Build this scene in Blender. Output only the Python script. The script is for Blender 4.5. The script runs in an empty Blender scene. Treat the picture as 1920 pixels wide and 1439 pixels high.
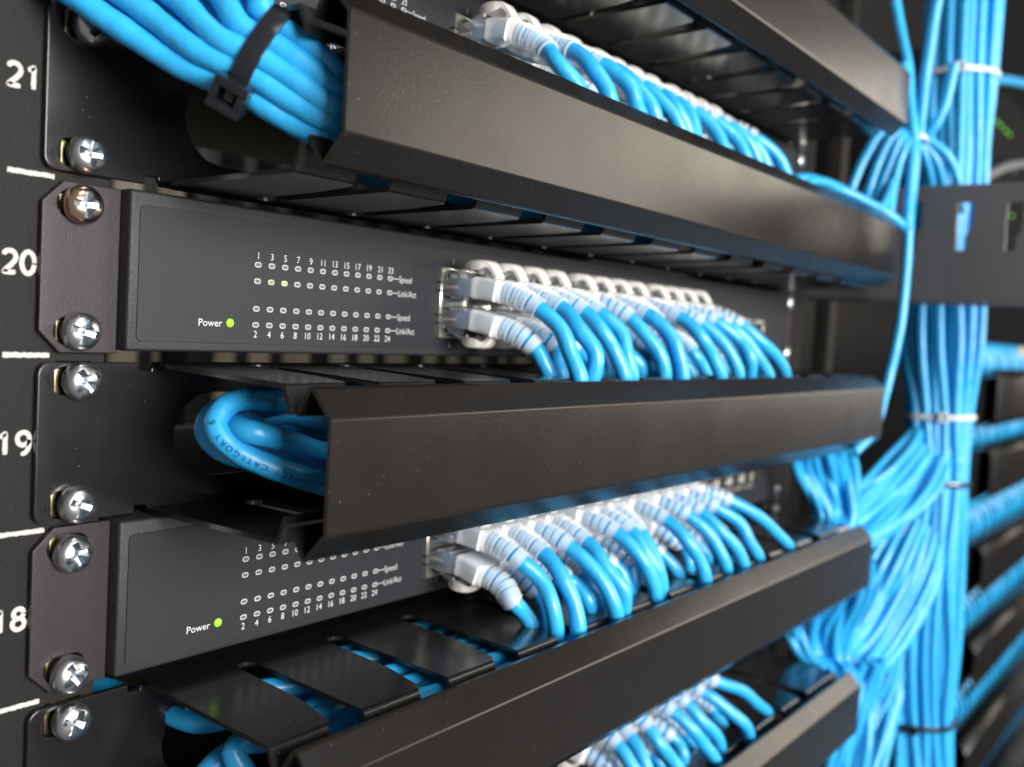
import bpy, bmesh, math, random
from mathutils import Vector, Matrix
from mathutils.geometry import delaunay_2d_cdt
random.seed(7)
sc = bpy.context.scene
col = sc.collection
MM = 0.001

# ------------------------------------------------------------------ camera
CAM = Vector((-360.597, -239.462, 58.780))
YAW, PITCH, ROLL = 0.918779, -0.060453, 0.058285
FPX = 1810.285
_f = Vector((math.sin(YAW)*math.cos(PITCH), math.cos(YAW)*math.cos(PITCH), math.sin(PITCH)))
_r = _f.cross(Vector((0, 0, 1))).normalized(); _u = _r.cross(_f)
RT = _r*math.cos(ROLL)+_u*math.sin(ROLL); UP = -_r*math.sin(ROLL)+_u*math.cos(ROLL)
cd = bpy.data.cameras.new('camera'); cam = bpy.data.objects.new('camera', cd); col.objects.link(cam)
cam.matrix_world = Matrix(((RT.x, UP.x, -_f.x, CAM.x*MM), (RT.y, UP.y, -_f.y, CAM.y*MM), (RT.z, UP.z, -_f.z, CAM.z*MM), (0, 0, 0, 1)))
cd.sensor_width = 36; cd.lens = 36*FPX/1920; cd.clip_start = 0.01; cd.clip_end = 50
cd.dof.use_dof = True; cd.dof.focus_distance = 0.276; cd.dof.aperture_fstop = 9.6
sc.camera = cam

# ------------------------------------------------------------------ light
w = bpy.data.worlds.new('World'); sc.world = w; w.use_nodes = True
bg = w.node_tree.nodes['Background']; bg.inputs[0].default_value = (0.92, 0.95, 1.0, 1); bg.inputs[1].default_value = 0.20
def lamp(name, loc, aim, sx, sy, power, color):
    l = bpy.data.lights.new(name, 'AREA'); l.shape = 'RECTANGLE'; l.size = sx; l.size_y = sy; l.energy = power; l.color = color
    o = bpy.data.objects.new(name, l); col.objects.link(o)
    o.location = loc; o.rotation_euler = (Vector(aim)-Vector(loc)).to_track_quat('-Z', 'Y').to_euler()
    return o
lamp('wall_bounce_fill', (1.08, -0.78, 0.25), (-0.02, -0.05, 0.07), 0.90, 0.52, 6.0, (1.0, 0.89, 0.74))  # added warm panel standing in for light bounced off an unseen wall
lamp('aisle_lamp', (-0.27, -1.55, 0.27), (-0.02, -0.05, 0.05), 0.9, 0.7, 56, (1.0, 0.985, 0.96))
lamp('ceiling_lamp', (0.1, -1.1, 1.35), (0, -0.02, 0.05), 1.2, 0.30, 7, (0.96, 0.98, 1.0))
lamp('rear_lamp', (0.1, 0.36, 1.2), (0.1, 0.55, 0.0), 1.2, 0.30, 16, (1.0, 0.95, 0.86))
sc.view_settings.view_transform = 'Standard'; sc.view_settings.look = 'None'
sc.view_settings.exposure = 0.12; sc.view_settings.gamma = 1.0
sc.cycles.use_denoising = True
try: sc.cycles.denoiser = 'OPENIMAGEDENOISE'
except Exception: pass
sc.cycles.max_bounces = 12; sc.cycles.transmission_bounces = 8; sc.cycles.caustics_refractive = False; sc.cycles.caustics_reflective = False

# ------------------------------------------------------------------ materials
def mat(name, color, rough=0.5, metal=0.0, spec=0.5, trans=0.0, ior=1.45, bump=None, var=None, dust=0.0, emit=None, coat=0.0, alpha=1.0, rvar=None, sss=0.0, scratch=False):
    m = bpy.data.materials.new(name); m.use_nodes = True
    nt = m.node_tree; b = nt.nodes['Principled BSDF']
    b.inputs['Base Color'].default_value = (*color, 1); b.inputs['Roughness'].default_value = rough
    b.inputs['Metallic'].default_value = metal; b.inputs['Specular IOR Level'].default_value = spec
    b.inputs['Transmission Weight'].default_value = trans; b.inputs['IOR'].default_value = ior
    b.inputs['Alpha'].default_value = alpha
    if coat: b.inputs['Coat Weight'].default_value = coat; b.inputs['Coat Roughness'].default_value = 0.22
    if sss:
        b.inputs['Subsurface Weight'].default_value = sss; b.inputs['Subsurface Radius'].default_value = (0.2, 0.6, 1.0); b.inputs['Subsurface Scale'].default_value = 0.0015
    if emit:
        b.inputs['Emission Color'].default_value = (*emit[0], 1); b.inputs['Emission Strength'].default_value = emit[1]
    tc = nt.nodes.new('ShaderNodeTexCoord')
    def noise(scale, detail=2, rough_=0.5):
        n = nt.nodes.new('ShaderNodeTexNoise'); n.inputs['Scale'].default_value = scale; n.inputs['Detail'].default_value = detail
        n.inputs['Roughness'].default_value = rough_; nt.links.new(tc.outputs['Object'], n.inputs['Vector']); return n
    csock = None
    if var:
        n = noise(var[0], 3); r = nt.nodes.new('ShaderNodeMix'); r.data_type = 'RGBA'
        r.inputs[6].default_value = (*[c*(1-var[1]) for c in color], 1); r.inputs[7].default_value = (*[min(1, c*(1+var[1])) for c in color], 1)
        nt.links.new(n.outputs['Fac'], r.inputs[0]); csock = r.outputs[2]
    if dust:
        v = nt.nodes.new('ShaderNodeTexVoronoi'); v.inputs['Scale'].default_value = 640
        nt.links.new(tc.outputs['Object'], v.inputs['Vector'])
        # a speck: close to the cell's point, only in the few cells with a high random value
        lt = nt.nodes.new('ShaderNodeMath'); lt.operation = 'LESS_THAN'; lt.inputs[1].default_value = 0.052
        nt.links.new(v.outputs['Distance'], lt.inputs[0])
        sp = nt.nodes.new('ShaderNodeSeparateColor'); nt.links.new(v.outputs['Color'], sp.inputs[0])
        pn = noise(28, 2)
        thr = nt.nodes.new('ShaderNodeMath'); thr.operation = 'MULTIPLY'; nt.links.new(sp.outputs[0], thr.inputs[0]); nt.links.new(pn.outputs['Fac'], thr.inputs[1])
        gt = nt.nodes.new('ShaderNodeMath'); gt.operation = 'GREATER_THAN'; gt.inputs[1].default_value = 0.43-0.16*dust
        nt.links.new(thr.outputs[0], gt.inputs[0])
        mu = nt.nodes.new('ShaderNodeMath'); mu.operation = 'MULTIPLY'; nt.links.new(lt.outputs[0], mu.inputs[0]); nt.links.new(gt.outputs[0], mu.inputs[1])
        r = nt.nodes.new('ShaderNodeMix'); r.data_type = 'RGBA'; r.inputs[6].default_value = (*color, 1); r.inputs[7].default_value = (0.34, 0.32, 0.29, 1)
        nt.links.new(mu.outputs[0], r.inputs[0])
        if csock: nt.links.new(csock, r.inputs[6])
        csock = r.outputs[2]
    if rvar:
        n = noise(rvar[0], 4, 0.6); mr = nt.nodes.new('ShaderNodeMapRange'); mr.inputs['From Min'].default_value = 0.3; mr.inputs['From Max'].default_value = 0.7
        mr.inputs['To Min'].default_value = rough-rvar[1]; mr.inputs['To Max'].default_value = rough+rvar[1]
        nt.links.new(n.outputs['Fac'], mr.inputs['Value']); nt.links.new(mr.outputs[0], b.inputs['Roughness'])
    if csock: nt.links.new(csock, b.inputs['Base Color'])
    if bump:
        n = noise(bump[0], 2); bp = nt.nodes.new('ShaderNodeBump'); bp.inputs['Strength'].default_value = bump[1]; bp.inputs['Distance'].default_value = bump[2]
        nt.links.new(n.outputs['Fac'], bp.inputs['Height']); nt.links.new(bp.outputs['Normal'], b.inputs['Normal'])
    return m
M = {}
M['black'] = mat('black_powder_coat', (0.0075, 0.0062, 0.0052), 0.27, bump=(900, 0.075, 0.0004), var=(60, 0.12), dust=0.6, rvar=(22, 0.04))
M['tray'] = mat('black_gloss_tray', (0.0085, 0.0080, 0.0080), 0.22, spec=0.65, bump=(900, 0.05, 0.0003), dust=1.25, rvar=(30, 0.04), coat=0.3)
M['post'] = mat('matte_black_post', (0.0075, 0.0067, 0.006), 0.62, spec=0.25, bump=(1500, 0.35, 0.0003), var=(300, 0.2))
M['switch'] = mat('charcoal_textured_case', (0.0160, 0.0163, 0.0182), 0.50, spec=0.40, bump=(2600, 0.45, 0.00025), var=(2200, 0.3))
M['overlay'] = mat('charcoal_overlay', (0.0155, 0.0163, 0.0195), 0.46, spec=0.40, bump=(3500, 0.25, 0.00015), var=(3000, 0.35))
M['ear'] = mat('purple_grey_ear', (0.027, 0.021, 0.025), 0.42, metal=0.3, bump=(2600, 0.35, 0.0002), var=(2500, 0.35))
M['print'] = mat('white_print', (0.48, 0.48, 0.475), 0.6)
M['mark'] = mat('white_paint_mark', (0.40, 0.39, 0.37), 0.8, var=(1200, 0.35), bump=(900, 0.3, 0.0003))
M['ring'] = mat('light_grey_ring', (0.42, 0.42, 0.41), 0.5)
M['lens_off'] = mat('grey_lens', (0.10, 0.105, 0.10), 0.35)
M['lens_dim'] = mat('faint_green_lens', (0.16, 0.22, 0.10), 0.3)
M['lens_on'] = mat('lit_green_lens', (0.10, 0.35, 0.02), 0.3, emit=((0.36, 0.80, 0.012), 1.0))
M['led_far'] = mat('lit_far_lens', (0.2, 0.6, 0.05), 0.3, emit=((0.15, 0.8, 0.04), 0.9))
M['cable'] = mat('blue_cable_jacket', (0.022, 0.345, 0.68), 0.36, spec=0.75, var=(35, 0.14), bump=(130, 0.35, 0.0018), rvar=(60, 0.06), sss=0.12)
M['ink'] = mat('dark_ink', (0.006, 0.07, 0.16), 0.6)
M['clear'] = mat('clear_connector', (0.80, 0.83, 0.90), 0.07, ior=1.55, alpha=0.28, spec=0.9)
M['boot'] = mat('translucent_boot', (0.98, 0.965, 0.93), 0.18, ior=1.5, alpha=0.62, spec=0.7)
M['rib'] = mat('translucent_boot_ribs', (0.96, 0.96, 0.95), 0.15, ior=1.5, alpha=0.38, spec=0.9)
M['tab'] = mat('milky_tab', (0.92, 0.89, 0.83), 0.22, ior=1.45, alpha=0.66)
M['wire'] = mat('pale_wires', (0.75, 0.55, 0.45), 0.5)
M['chrome'] = mat('nickel_screw', (0.62, 0.62, 0.61), 0.30, metal=1.0, var=(300, 0.15))
M['recess_shade'] = mat('shaded_screw_recess', (0.34, 0.37, 0.40), 0.34, metal=1.0)  # darker copy of the nickel, shade put into the recess colour
M['chrome_warm'] = mat('warm_nickel_screw', (0.76, 0.52, 0.36), 0.20, metal=1.0)
M['brass'] = mat('dull_brass_nut', (0.30, 0.25, 0.15), 0.35, metal=1.0)
M['cage'] = mat('tinned_cage', (0.72, 0.68, 0.60), 0.28, metal=0.9, var=(200, 0.1))
M['dark'] = mat('dark_socket', (0.012, 0.012, 0.013), 0.6)
M['tie'] = mat('black_nylon_tie', (0.008, 0.009, 0.011), 0.2, coat=0.5, bump=(1500, 0.1, 0.0002))
M['tie_white'] = mat('natural_nylon_tie', (0.62, 0.66, 0.68), 0.35, trans=0.2)
M['beige'] = mat('beige_wall', (0.46, 0.40, 0.30), 0.8, var=(8, 0.15))
M['steel'] = mat('dark_grey_panel', (0.014, 0.013, 0.014), 0.55, var=(20, 0.25), bump=(800, 0.1, 0.0003))
M['bracket'] = mat('charcoal_bracket', (0.070, 0.067, 0.071), 0.45, bump=(900, 0.1, 0.0003))
M['rear'] = mat('near_black_matte', (0.004, 0.004, 0.004), 0.8, spec=0.2)
M['yellow'] = mat('yellow_tag', (0.70, 0.45, 0.05), 0.5)
M['grey'] = mat('grey_plastic', (0.14, 0.145, 0.16), 0.5)

# ------------------------------------------------------------------ helpers
def tag(o, label=None, cat=None, group=None, kind=None):
    if label: o['label'] = label
    if cat: o['category'] = cat
    if group: o['group'] = group
    if kind: o['kind'] = kind
    return o
def thing(name, label, cat, loc=(0, 0, 0), group=None):
    o = bpy.data.objects.new(name, None); col.objects.link(o); o.empty_display_size = 0.01
    o.location = Vector(loc)*MM
    return tag(o, label, cat, group)
def link(name, me, parent=None, loc=None):
    o = bpy.data.objects.new(name, me); col.objects.link(o)
    if parent: o.parent = parent
    if loc is not None: o.location = Vector(loc)*MM
    return o
def finish_mesh(name, verts, faces, mats, midx=None, ang=35):
    me = bpy.data.meshes.new(name)
    me.from_pydata([(v[0]*MM, v[1]*MM, v[2]*MM) for v in verts], [], faces)
    for m in (mats if isinstance(mats, (list, tuple)) else [mats]): me.materials.append(m)
    if midx: me.polygons.foreach_set('material_index', midx)
    me.update()
    me.shade_smooth(); me.set_sharp_from_angle(angle=math.radians(ang))
    return me
def bm_mesh(name, bm, m, ang=35):
    bmesh.ops.recalc_face_normals(bm, faces=bm.faces[:])
    for v in bm.verts: v.co *= MM
    me = bpy.data.meshes.new(name); bm.to_mesh(me); bm.free()
    for x in (m if isinstance(m, (list, tuple)) else [m]): me.materials.append(x)
    me.shade_smooth(); me.set_sharp_from_angle(angle=math.radians(ang))
    return me
def bevel_mod(o, wd, seg=2, ang=30):
    b = o.modifiers.new('bevel', 'BEVEL'); b.width = wd*MM; b.segments = seg; b.limit_method = 'ANGLE'; b.angle_limit = math.radians(ang); b.harden_normals = False
    n = o.modifiers.new('normals', 'WEIGHTED_NORMAL'); n.mode = 'FACE_AREA'; n.weight = 50; n.keep_sharp = False
    return o
def box_bm(boxes, bev=0.0, seg=2):
    bm = bmesh.new()
    for (x0, x1, y0, y1, z0, z1) in boxes:
        vs = [bm.verts.new((x, y, z)) for x in (x0, x1) for y in (y0, y1) for z in (z0, z1)]
        for q in ((0, 1, 3, 2), (4, 6, 7, 5), (0, 4, 5, 1), (2, 3, 7, 6), (0, 2, 6, 4), (1, 5, 7, 3)): bm.faces.new([vs[i] for i in q])
    if bev:
        bmesh.ops.bevel(bm, geom=bm.edges[:], offset=bev, segments=seg, profile=0.5, affect='EDGES', clamp_overlap=True)
    return bm
def box_mesh(name, boxes, m, bev=0.0, seg=2): return bm_mesh(name, box_bm(boxes, bev, seg), m)
def children(o): return [c for c in bpy.data.objects if c.parent is o]
def copy_tree(o, parent=None):
    kids = list(o.children)
    c = o.copy(); col.objects.link(c)
    if parent: c.parent = parent; c.matrix_parent_inverse = o.matrix_parent_inverse
    for k in kids: copy_tree(k, c)
    return c
def ordw(n): return ['first', 'second', 'third', 'fourth', 'fifth', 'sixth', 'seventh', 'eighth', 'ninth', 'tenth', 'eleventh', 'twelfth'][n]

# curves -----------------------------------------------------------------
def catmull(pts, n=10):
    P = [Vector(p) for p in pts]
    P = [P[0]*2-P[1]]+P+[P[-1]*2-P[-2]]
    out = []
    for i in range(1, len(P)-2):
        p0, p1, p2, p3 = P[i-1:i+3]
        d1 = max((p1-p0).length, 1e-6)**.5; d2 = max((p2-p1).length, 1e-6)**.5; d3 = max((p3-p2).length, 1e-6)**.5
        m1 = ((p1-p0)/d1-(p2-p0)/(d1+d2)+(p2-p1)/d2)*d2
        m2 = ((p2-p1)/d2-(p3-p1)/(d2+d3)+(p3-p2)/d3)*d2
        for k in range(n):
            t = k/n; t2 = t*t; t3 = t2*t
            out.append(p1*(2*t3-3*t2+1)+m1*(t3-2*t2+t)+p2*(-2*t3+3*t2)+m2*(t3-t2))
    out.append(P[-2].copy()); return out
def resample(path, step):
    L = [0.0]
    for a, b in zip(path, path[1:]): L.append(L[-1]+(b-a).length)
    n = max(2, int(round(L[-1]/step))); out = []; j = 0
    for i in range(n+1):
        s = L[-1]*i/n
        while j < len(L)-2 and L[j+1] < s: j += 1
        t = (s-L[j])/max(L[j+1]-L[j], 1e-9); out.append(path[j].lerp(path[j+1], t))
    return out
def frames(path, up0=None):
    T = []
    for i in range(len(path)):
        a = path[max(0, i-1)]; b = path[min(len(path)-1, i+1)]; T.append((b-a).normalized())
    n = up0 or Vector((0.3, 0.1, 1)); n = (n-T[0]*n.dot(T[0])).normalized(); N = [n]
    for i in range(1, len(path)):
        n = N[-1]-T[i]*N[-1].dot(T[i]); N.append(n.normalized())
    return T, N
def tube_data(path, rad, ns=10, up0=None, shape=None):
    # rad: number or function of arc length -> radius or (a, b, exponent)
    T, N = frames(path, up0); vs = []; fs = []; s = 0
    for i, p in enumerate(path):
        if i: s += (p-path[i-1]).length
        r = rad(s) if callable(rad) else rad
        B = T[i].cross(N[i])
        for k in range(ns):
            a = 2*math.pi*(k+0.5)/ns
            if isinstance(r, tuple):
                ca, sa = math.cos(a), math.sin(a); e = 2/r[2]
                x = math.copysign(abs(ca)**e, ca)*r[0]; y = math.copysign(abs(sa)**e, sa)*r[1]
            else: x, y = math.cos(a)*r, math.sin(a)*r
            vs.append(p+B*x+N[i]*y)
    m = len(path)
    for i in range(m-1):
        for k in range(ns):
            a = i*ns+k; b = i*ns+(k+1) % ns; fs.append((a, b, b+ns, a+ns))
    fs.append(tuple(range(ns-1, -1, -1))); fs.append(tuple((m-1)*ns+k for k in range(ns)))
    return vs, fs
def tube(name, pts, r, m, parent=None, ns=10, step=3.0, off=Vector((0, 0, 0)), wob=0.02):
    path = resample(catmull(pts), step)
    ph = random.random()*9
    rad = (lambda s: r*(1+wob*math.sin(s*0.33+ph)+wob*0.7*math.sin(s*0.81+ph*2))) if wob else r
    vs, fs = tube_data(path, rad, ns)
    me = finish_mesh(name, [v-off for v in vs], fs, m, ang=60)
    return link(name, me, parent)

# sheet metal ------------------------------------------------------------
def profile(pts, r=1.2, nb=4):
    # 2D polyline with rounded bends -> (map s->(y,z), list of s values at vertices)
    P = [Vector((a, b, 0)) for a, b in pts]; out = [P[0]]
    for i in range(1, len(P)-1):
        a = (P[i-1]-P[i]).normalized(); b = (P[i+1]-P[i]).normalized(); ang = a.angle(b); d = min(r/math.tan(ang/2), 0.45*min((P[i-1]-P[i]).length, (P[i+1]-P[i]).length))
        A = P[i]+a*d; B = P[i]+b*d
        for k in range(nb+1):
            t = k/nb; out.append(A*(1-t)**2+P[i]*2*t*(1-t)+B*t*t)
    out.append(P[-1]); S = [0]
    for a, b in zip(out, out[1:]): S.append(S[-1]+(b-a).length)
    def f(s):
        for i in range(len(S)-1):
            if s <= S[i+1]+1e-7 or i == len(S)-2:
                t = (s-S[i])/max(S[i+1]-S[i], 1e-9); q = out[i].lerp(out[i+1], t); return q.x, q.y
    return f, S
def sheet_mesh(name, loops, bis, fmap, m, merge=True):
    bm = bmesh.new(); pts = []; ed = []
    for lp in loops:
        b = len(pts); pts += [Vector((x, s)) for x, s in lp]; ed += [(b+i, b+(i+1) % len(lp)) for i in range(len(lp))]
    def inside(x, y):
        c = False
        for lp in loops:
            for i in range(len(lp)):
                (x1, y1), (x2, y2) = lp[i-1], lp[i]
                if (y1 > y) != (y2 > y) and x < (x2-x1)*(y-y1)/(y2-y1)+x1: c = not c
        return c
    ov, _, of = delaunay_2d_cdt(pts, ed, [], 0, 1e-4)[:3]
    bv = [bm.verts.new((v.x, v.y, 0)) for v in ov]
    for f in of:
        cx = sum(ov[i].x for i in f)/len(f); cy = sum(ov[i].y for i in f)/len(f)
        if inside(cx, cy): bm.faces.new([bv[i] for i in f])
    for v in [v for v in bm.verts if not v.link_faces]: bm.verts.remove(v)
    for s in bis:
        bmesh.ops.bisect_plane(bm, geom=bm.verts[:]+bm.edges[:]+bm.faces[:], plane_co=(0, s, 0), plane_no=(0, 1, 0), dist=1e-5)
    bmesh.ops.recalc_face_normals(bm, faces=bm.faces[:])
    if bm.faces and sum(f.normal.z for f in bm.faces) < 0: bmesh.ops.reverse_faces(bm, faces=bm.faces[:])
    for v in bm.verts: v.co = fmap(v.co.x, v.co.y)
    if merge: bmesh.ops.dissolve_limit(bm, angle_limit=0.004, verts=bm.verts[:], edges=bm.edges[:])
    for v in bm.verts: v.co *= MM
    me = bpy.data.meshes.new(name); bm.to_mesh(me); bm.free(); me.materials.append(m)
    me.shade_smooth(); me.set_sharp_from_angle(angle=math.radians(28))
    return me
def solid(o, th, off=0.0):
    s = o.modifiers.new('solid', 'SOLIDIFY'); s.thickness = th*MM; s.offset = off; s.use_even_offset = True; return o
def rrect(x0, x1, z0, z1, r, n=5):
    out = []
    for cx, cz, a0 in ((x1-r, z1-r, 0), (x0+r, z1-r, 90), (x0+r, z0+r, 180), (x1-r, z0+r, 270)):
        for k in range(n+1):
            a = math.radians(a0+90*k/n); out.append((cx+r*math.cos(a), cz+r*math.sin(a)))
    return out
def plate(name, loops, y0, y1, m, parent, bev=0.3, merge=True):
    # flat plate in the x-z plane from y0 (front, smaller) to y1
    me = sheet_mesh(name, loops, [], lambda x, s: Vector((x, (y0+y1)/2, s)), m, merge)
    o = link(name, me, parent); solid(o, abs(y1-y0)); bevel_mod(o, bev)
    return o

# text -------------------------------------------------------------------
TXT = {}
def prep_text(items):
    tmp = []
    for (s, bold) in items:
        c = bpy.data.curves.new('lettering', 'FONT'); c.body = s; c.size = 1.0; c.align_x = 'CENTER'; c.align_y = 'CENTER'; c.resolution_u = 3
        if bold: c.offset = bold
        o = bpy.data.objects.new('lettering', c); col.objects.link(o); tmp.append((s, bold, o, c))
    bpy.context.view_layer.update(); dg = bpy.context.evaluated_depsgraph_get()
    for s, bold, o, c in tmp:
        me = bpy.data.meshes.new_from_object(o.evaluated_get(dg))
        TXT[(s, bold)] = ([v.co.copy() for v in me.vertices], [tuple(p.vertices) for p in me.polygons]); bpy.data.meshes.remove(me)
    for s, bold, o, c in tmp: bpy.data.objects.remove(o); bpy.data.curves.remove(c)
TM = {}
def text(name, s, h, x, y, z, m, parent, sx=1.0, bold=0.0, align='C'):
    # h = capital height in mm, in the x-z plane facing -y
    key = (s, h, sx, bold, align, m.name)
    if key not in TM:
        vs, fs = TXT[(s, bold)]
        zs = [v.y for v in vs]; xs = [v.x for v in vs]
        caps = [v.y for v in TXT[('H', 0.0)][0]]; k = h/(max(caps)-min(caps)); cz = (max(caps)+min(caps))/2
        x0 = (min(xs)+max(xs))/2 if align == 'C' else min(xs)
        TM[key] = finish_mesh(name, [((v.x-x0)*k*sx, 0, (v.y-(sum((min(caps), max(caps)))/2))*k) for v in vs], [f for f in fs], m)
    return link(name, TM[key], parent, (x, y, z))
STR = [('H', 0.0)]+[(str(i), 0.0) for i in range(1, 25)]+[(s, -0.006) for s in ('Speed', 'Link/Act')]+[('Power', 0.004)]+[(c, 0.0) for c in 'NETCONNECT CATEGORY 6 24 AWG CM' if c != ' ']
prep_text(list(dict.fromkeys(STR)))

U = 44.45
def zc(u): return U*(u-19)+U/2
def at(px, py, axis, val):
    # world point (mm) on the plane axis = val seen at a pixel of the photograph
    d = _f+RT*((px-960)/FPX)-UP*((py-719.5)/FPX); t = (val-CAM[axis])/d[axis]; return CAM+d*t
def atd(px, py, depth): return CAM+(_f+RT*((px-960)/FPX)-UP*((py-719.5)/FPX))*depth

# ------------------------------------------------------------------ surroundings: wall, posts
wall = link('wall', box_mesh('wall', [(-1500, 2600, 700, 720, -900, 1300)], M['beige'])); tag(wall, kind='structure')
grille = thing('rack_rear_door', 'dark slatted rear door seen through the gaps between the equipment', 'rack door', (0, 600, 0))
for i in range(24):
    x = -420+i*52+(i*37 % 11)
    link('slat', box_mesh('slat', [(x, x+(13 if i % 3 else 24), -4, 4, -600, 900)], M['dark'], 1), grille)

re_ = thing('dark_rear_backing', 'dark backing sheets added at the rear of the rack to darken gaps and holes', 'backing', (300, 680, 300))  # invented dark sheets that make the gaps and holes read black
link('upper_backing', box_mesh('upper_backing', [(-900, 1600, 0, 18, -82, 600)], M['rear'], 2), re_)
link('lower_backing', box_mesh('lower_backing', [(-40, 1600, 0, 18, -150, -83)], M['rear'], 2), re_)
link('upright', box_mesh('upright', [(-65, -5, 0, 18, -900, -151)], M['rear'], 2), re_)  # added dark strip behind the left part of the hole beside 19

def post(sign, label):
    t = thing('rack_post', label, 'rack post', (sign*245, 0, 0))
    holes = []
    a, b = sorted((sign*(224-245), sign*(268-245)))
    loops = [[(a, -520), (b, -520), (b, 520), (a, 520)]]
    for u in range(13, 26):
        for dz in (-15.875, 15.875, 0):
            z = zc(u)+dz; hx = sign*(232.5-245)
            loops.append([(hx-4.75, z-4.75), (hx+4.75, z-4.75), (hx+4.75, z+4.75), (hx-4.75, z+4.75)])
    plate('front_face', loops, 0.2, 2.2, M['post'], t, 0.3)
    xi = sign*(224-245)
    link('inner_flange', box_mesh('inner_flange', [(min(xi, xi+sign*2), max(xi, xi+sign*2), 2.4, 60, -520, 520)], M['post']), t)
    xo = sign*(268-245)
    link('outer_flange', box_mesh('outer_flange', [(min(xo, xo-sign*2), max(xo, xo-sign*2), 2.4, 60, -520, 520)], M['post']), t)
    return t
lp = post(-1, 'black left rack post with white unit numbers 21 to 18')
rp = post(1, 'black right rack post behind the far screws, out of focus')
def arc(cx, cz, rx, rz, a0, a1, n=14): return [(cx+rx*math.cos(math.radians(a0+(a1-a0)*k/n)), cz+rz*math.sin(math.radians(a0+(a1-a0)*k/n))) for k in range(n+1)]
DIG = {'0': [arc(2.1, 3.3, 1.55, 2.65, 0, 352, 26)], '1': [[(0.75, 5.0), (1.5, 5.35), (2.2, 5.95), (2.2, 3.0), (2.2, 0.65)]],
       '2': [arc(2.1, 4.45, 1.5, 1.5, 165, -35, 16)+[(2.6, 2.6), (1.3, 1.4), (0.75, 0.72), (2.0, 0.72), (3.6, 0.72)]],
       '8': [arc(2.1, 4.65, 1.25, 1.25, 0, 352, 20), arc(2.1, 2.05, 1.5, 1.42, 95, 440, 22)], '9': [arc(2.1, 4.35, 1.5, 1.6, 350, 5, 20)+arc(2.1, 3.3, 1.5, 2.65, 5, -110, 14)],
       '7': [[(0.6, 5.9), (3.5, 5.9), (2.5, 3.4), (1.6, 0.6)]]}
def digit_mesh(d):
    vs = []; fs = []; rd = random.Random(d)
    for li, pl in enumerate(DIG[d]):
        pl = [Vector((a, 0, b)) for a, b in pl]; pl = resample(pl, 0.22); n = len(pl); b0 = len(vs); hw = 0.62
        for i, p in enumerate(pl):
            T = (pl[min(n-1, i+1)]-pl[max(0, i-1)]).normalized(); N = Vector((-T.z, 0, T.x))
            e = min(1, (i+.8)/2.4, (n-1-i+.8)/2.4) if d not in '08' else 1; e = math.sqrt(max(e, .05))
            for sg in (1, -1): q = p+N*sg*(hw*e+rd.uniform(-.05, .05)); vs.append((q.x, -0.012*li, q.z))
        for i in range(n-1): fs.append((b0+2*i, b0+2*i+1, b0+2*i+3, b0+2*i+2))
    return finish_mesh('unit_digit', vs, fs, M['mark'])
DM = {d: digit_mesh(d) for d in DIG}
for u in (22, 21, 20, 19, 18, 17):
    for k, d in enumerate(str(u)):
        link('unit_digit', DM[d], lp, (-251.3+4.5*k+245, 0.0, zc(u)-3.2+0.3))
nm = box_mesh('unit_line', [(-5.6, 6, -0.12, 0.15, -0.5, 0.5)], M['mark'])
for u in (22, 21, 20, 19, 18):
    # thin painted line at each unit boundary
    bm = bmesh.new(); n = 24; rr = random.Random(u)
    top = [bm.verts.new((-5.3+11.5*i/n, 0.0, 0.62+rr.uniform(-.12, .12))) for i in range(n+1)]
    bot = [bm.verts.new((-5.3+11.5*i/n, 0.0, -0.62+rr.uniform(-.12, .12))) for i in range(n+1)]
    for i in range(n): bm.faces.new((bot[i], bot[i+1], top[i+1], top[i]))
    link('unit_line', bm_mesh('unit_line', bm, M['mark']), lp, (0, 0.0, U*(u-19)))
bpy.data.meshes.remove(nm)
nutm = box_mesh('cage_nut', [(-4.4, 4.4, 3.0, 7, -4.4, 4.4), (-4.4, -2.2, 0.9, 3.5, -4.0, 4.0)], M['brass'], 0.3)
for u in range(16, 24):
    for dz in (-15.875, 15.875):
        link('cage_nut', nutm, lp, (12.5, 0, zc(u)+dz))

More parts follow.
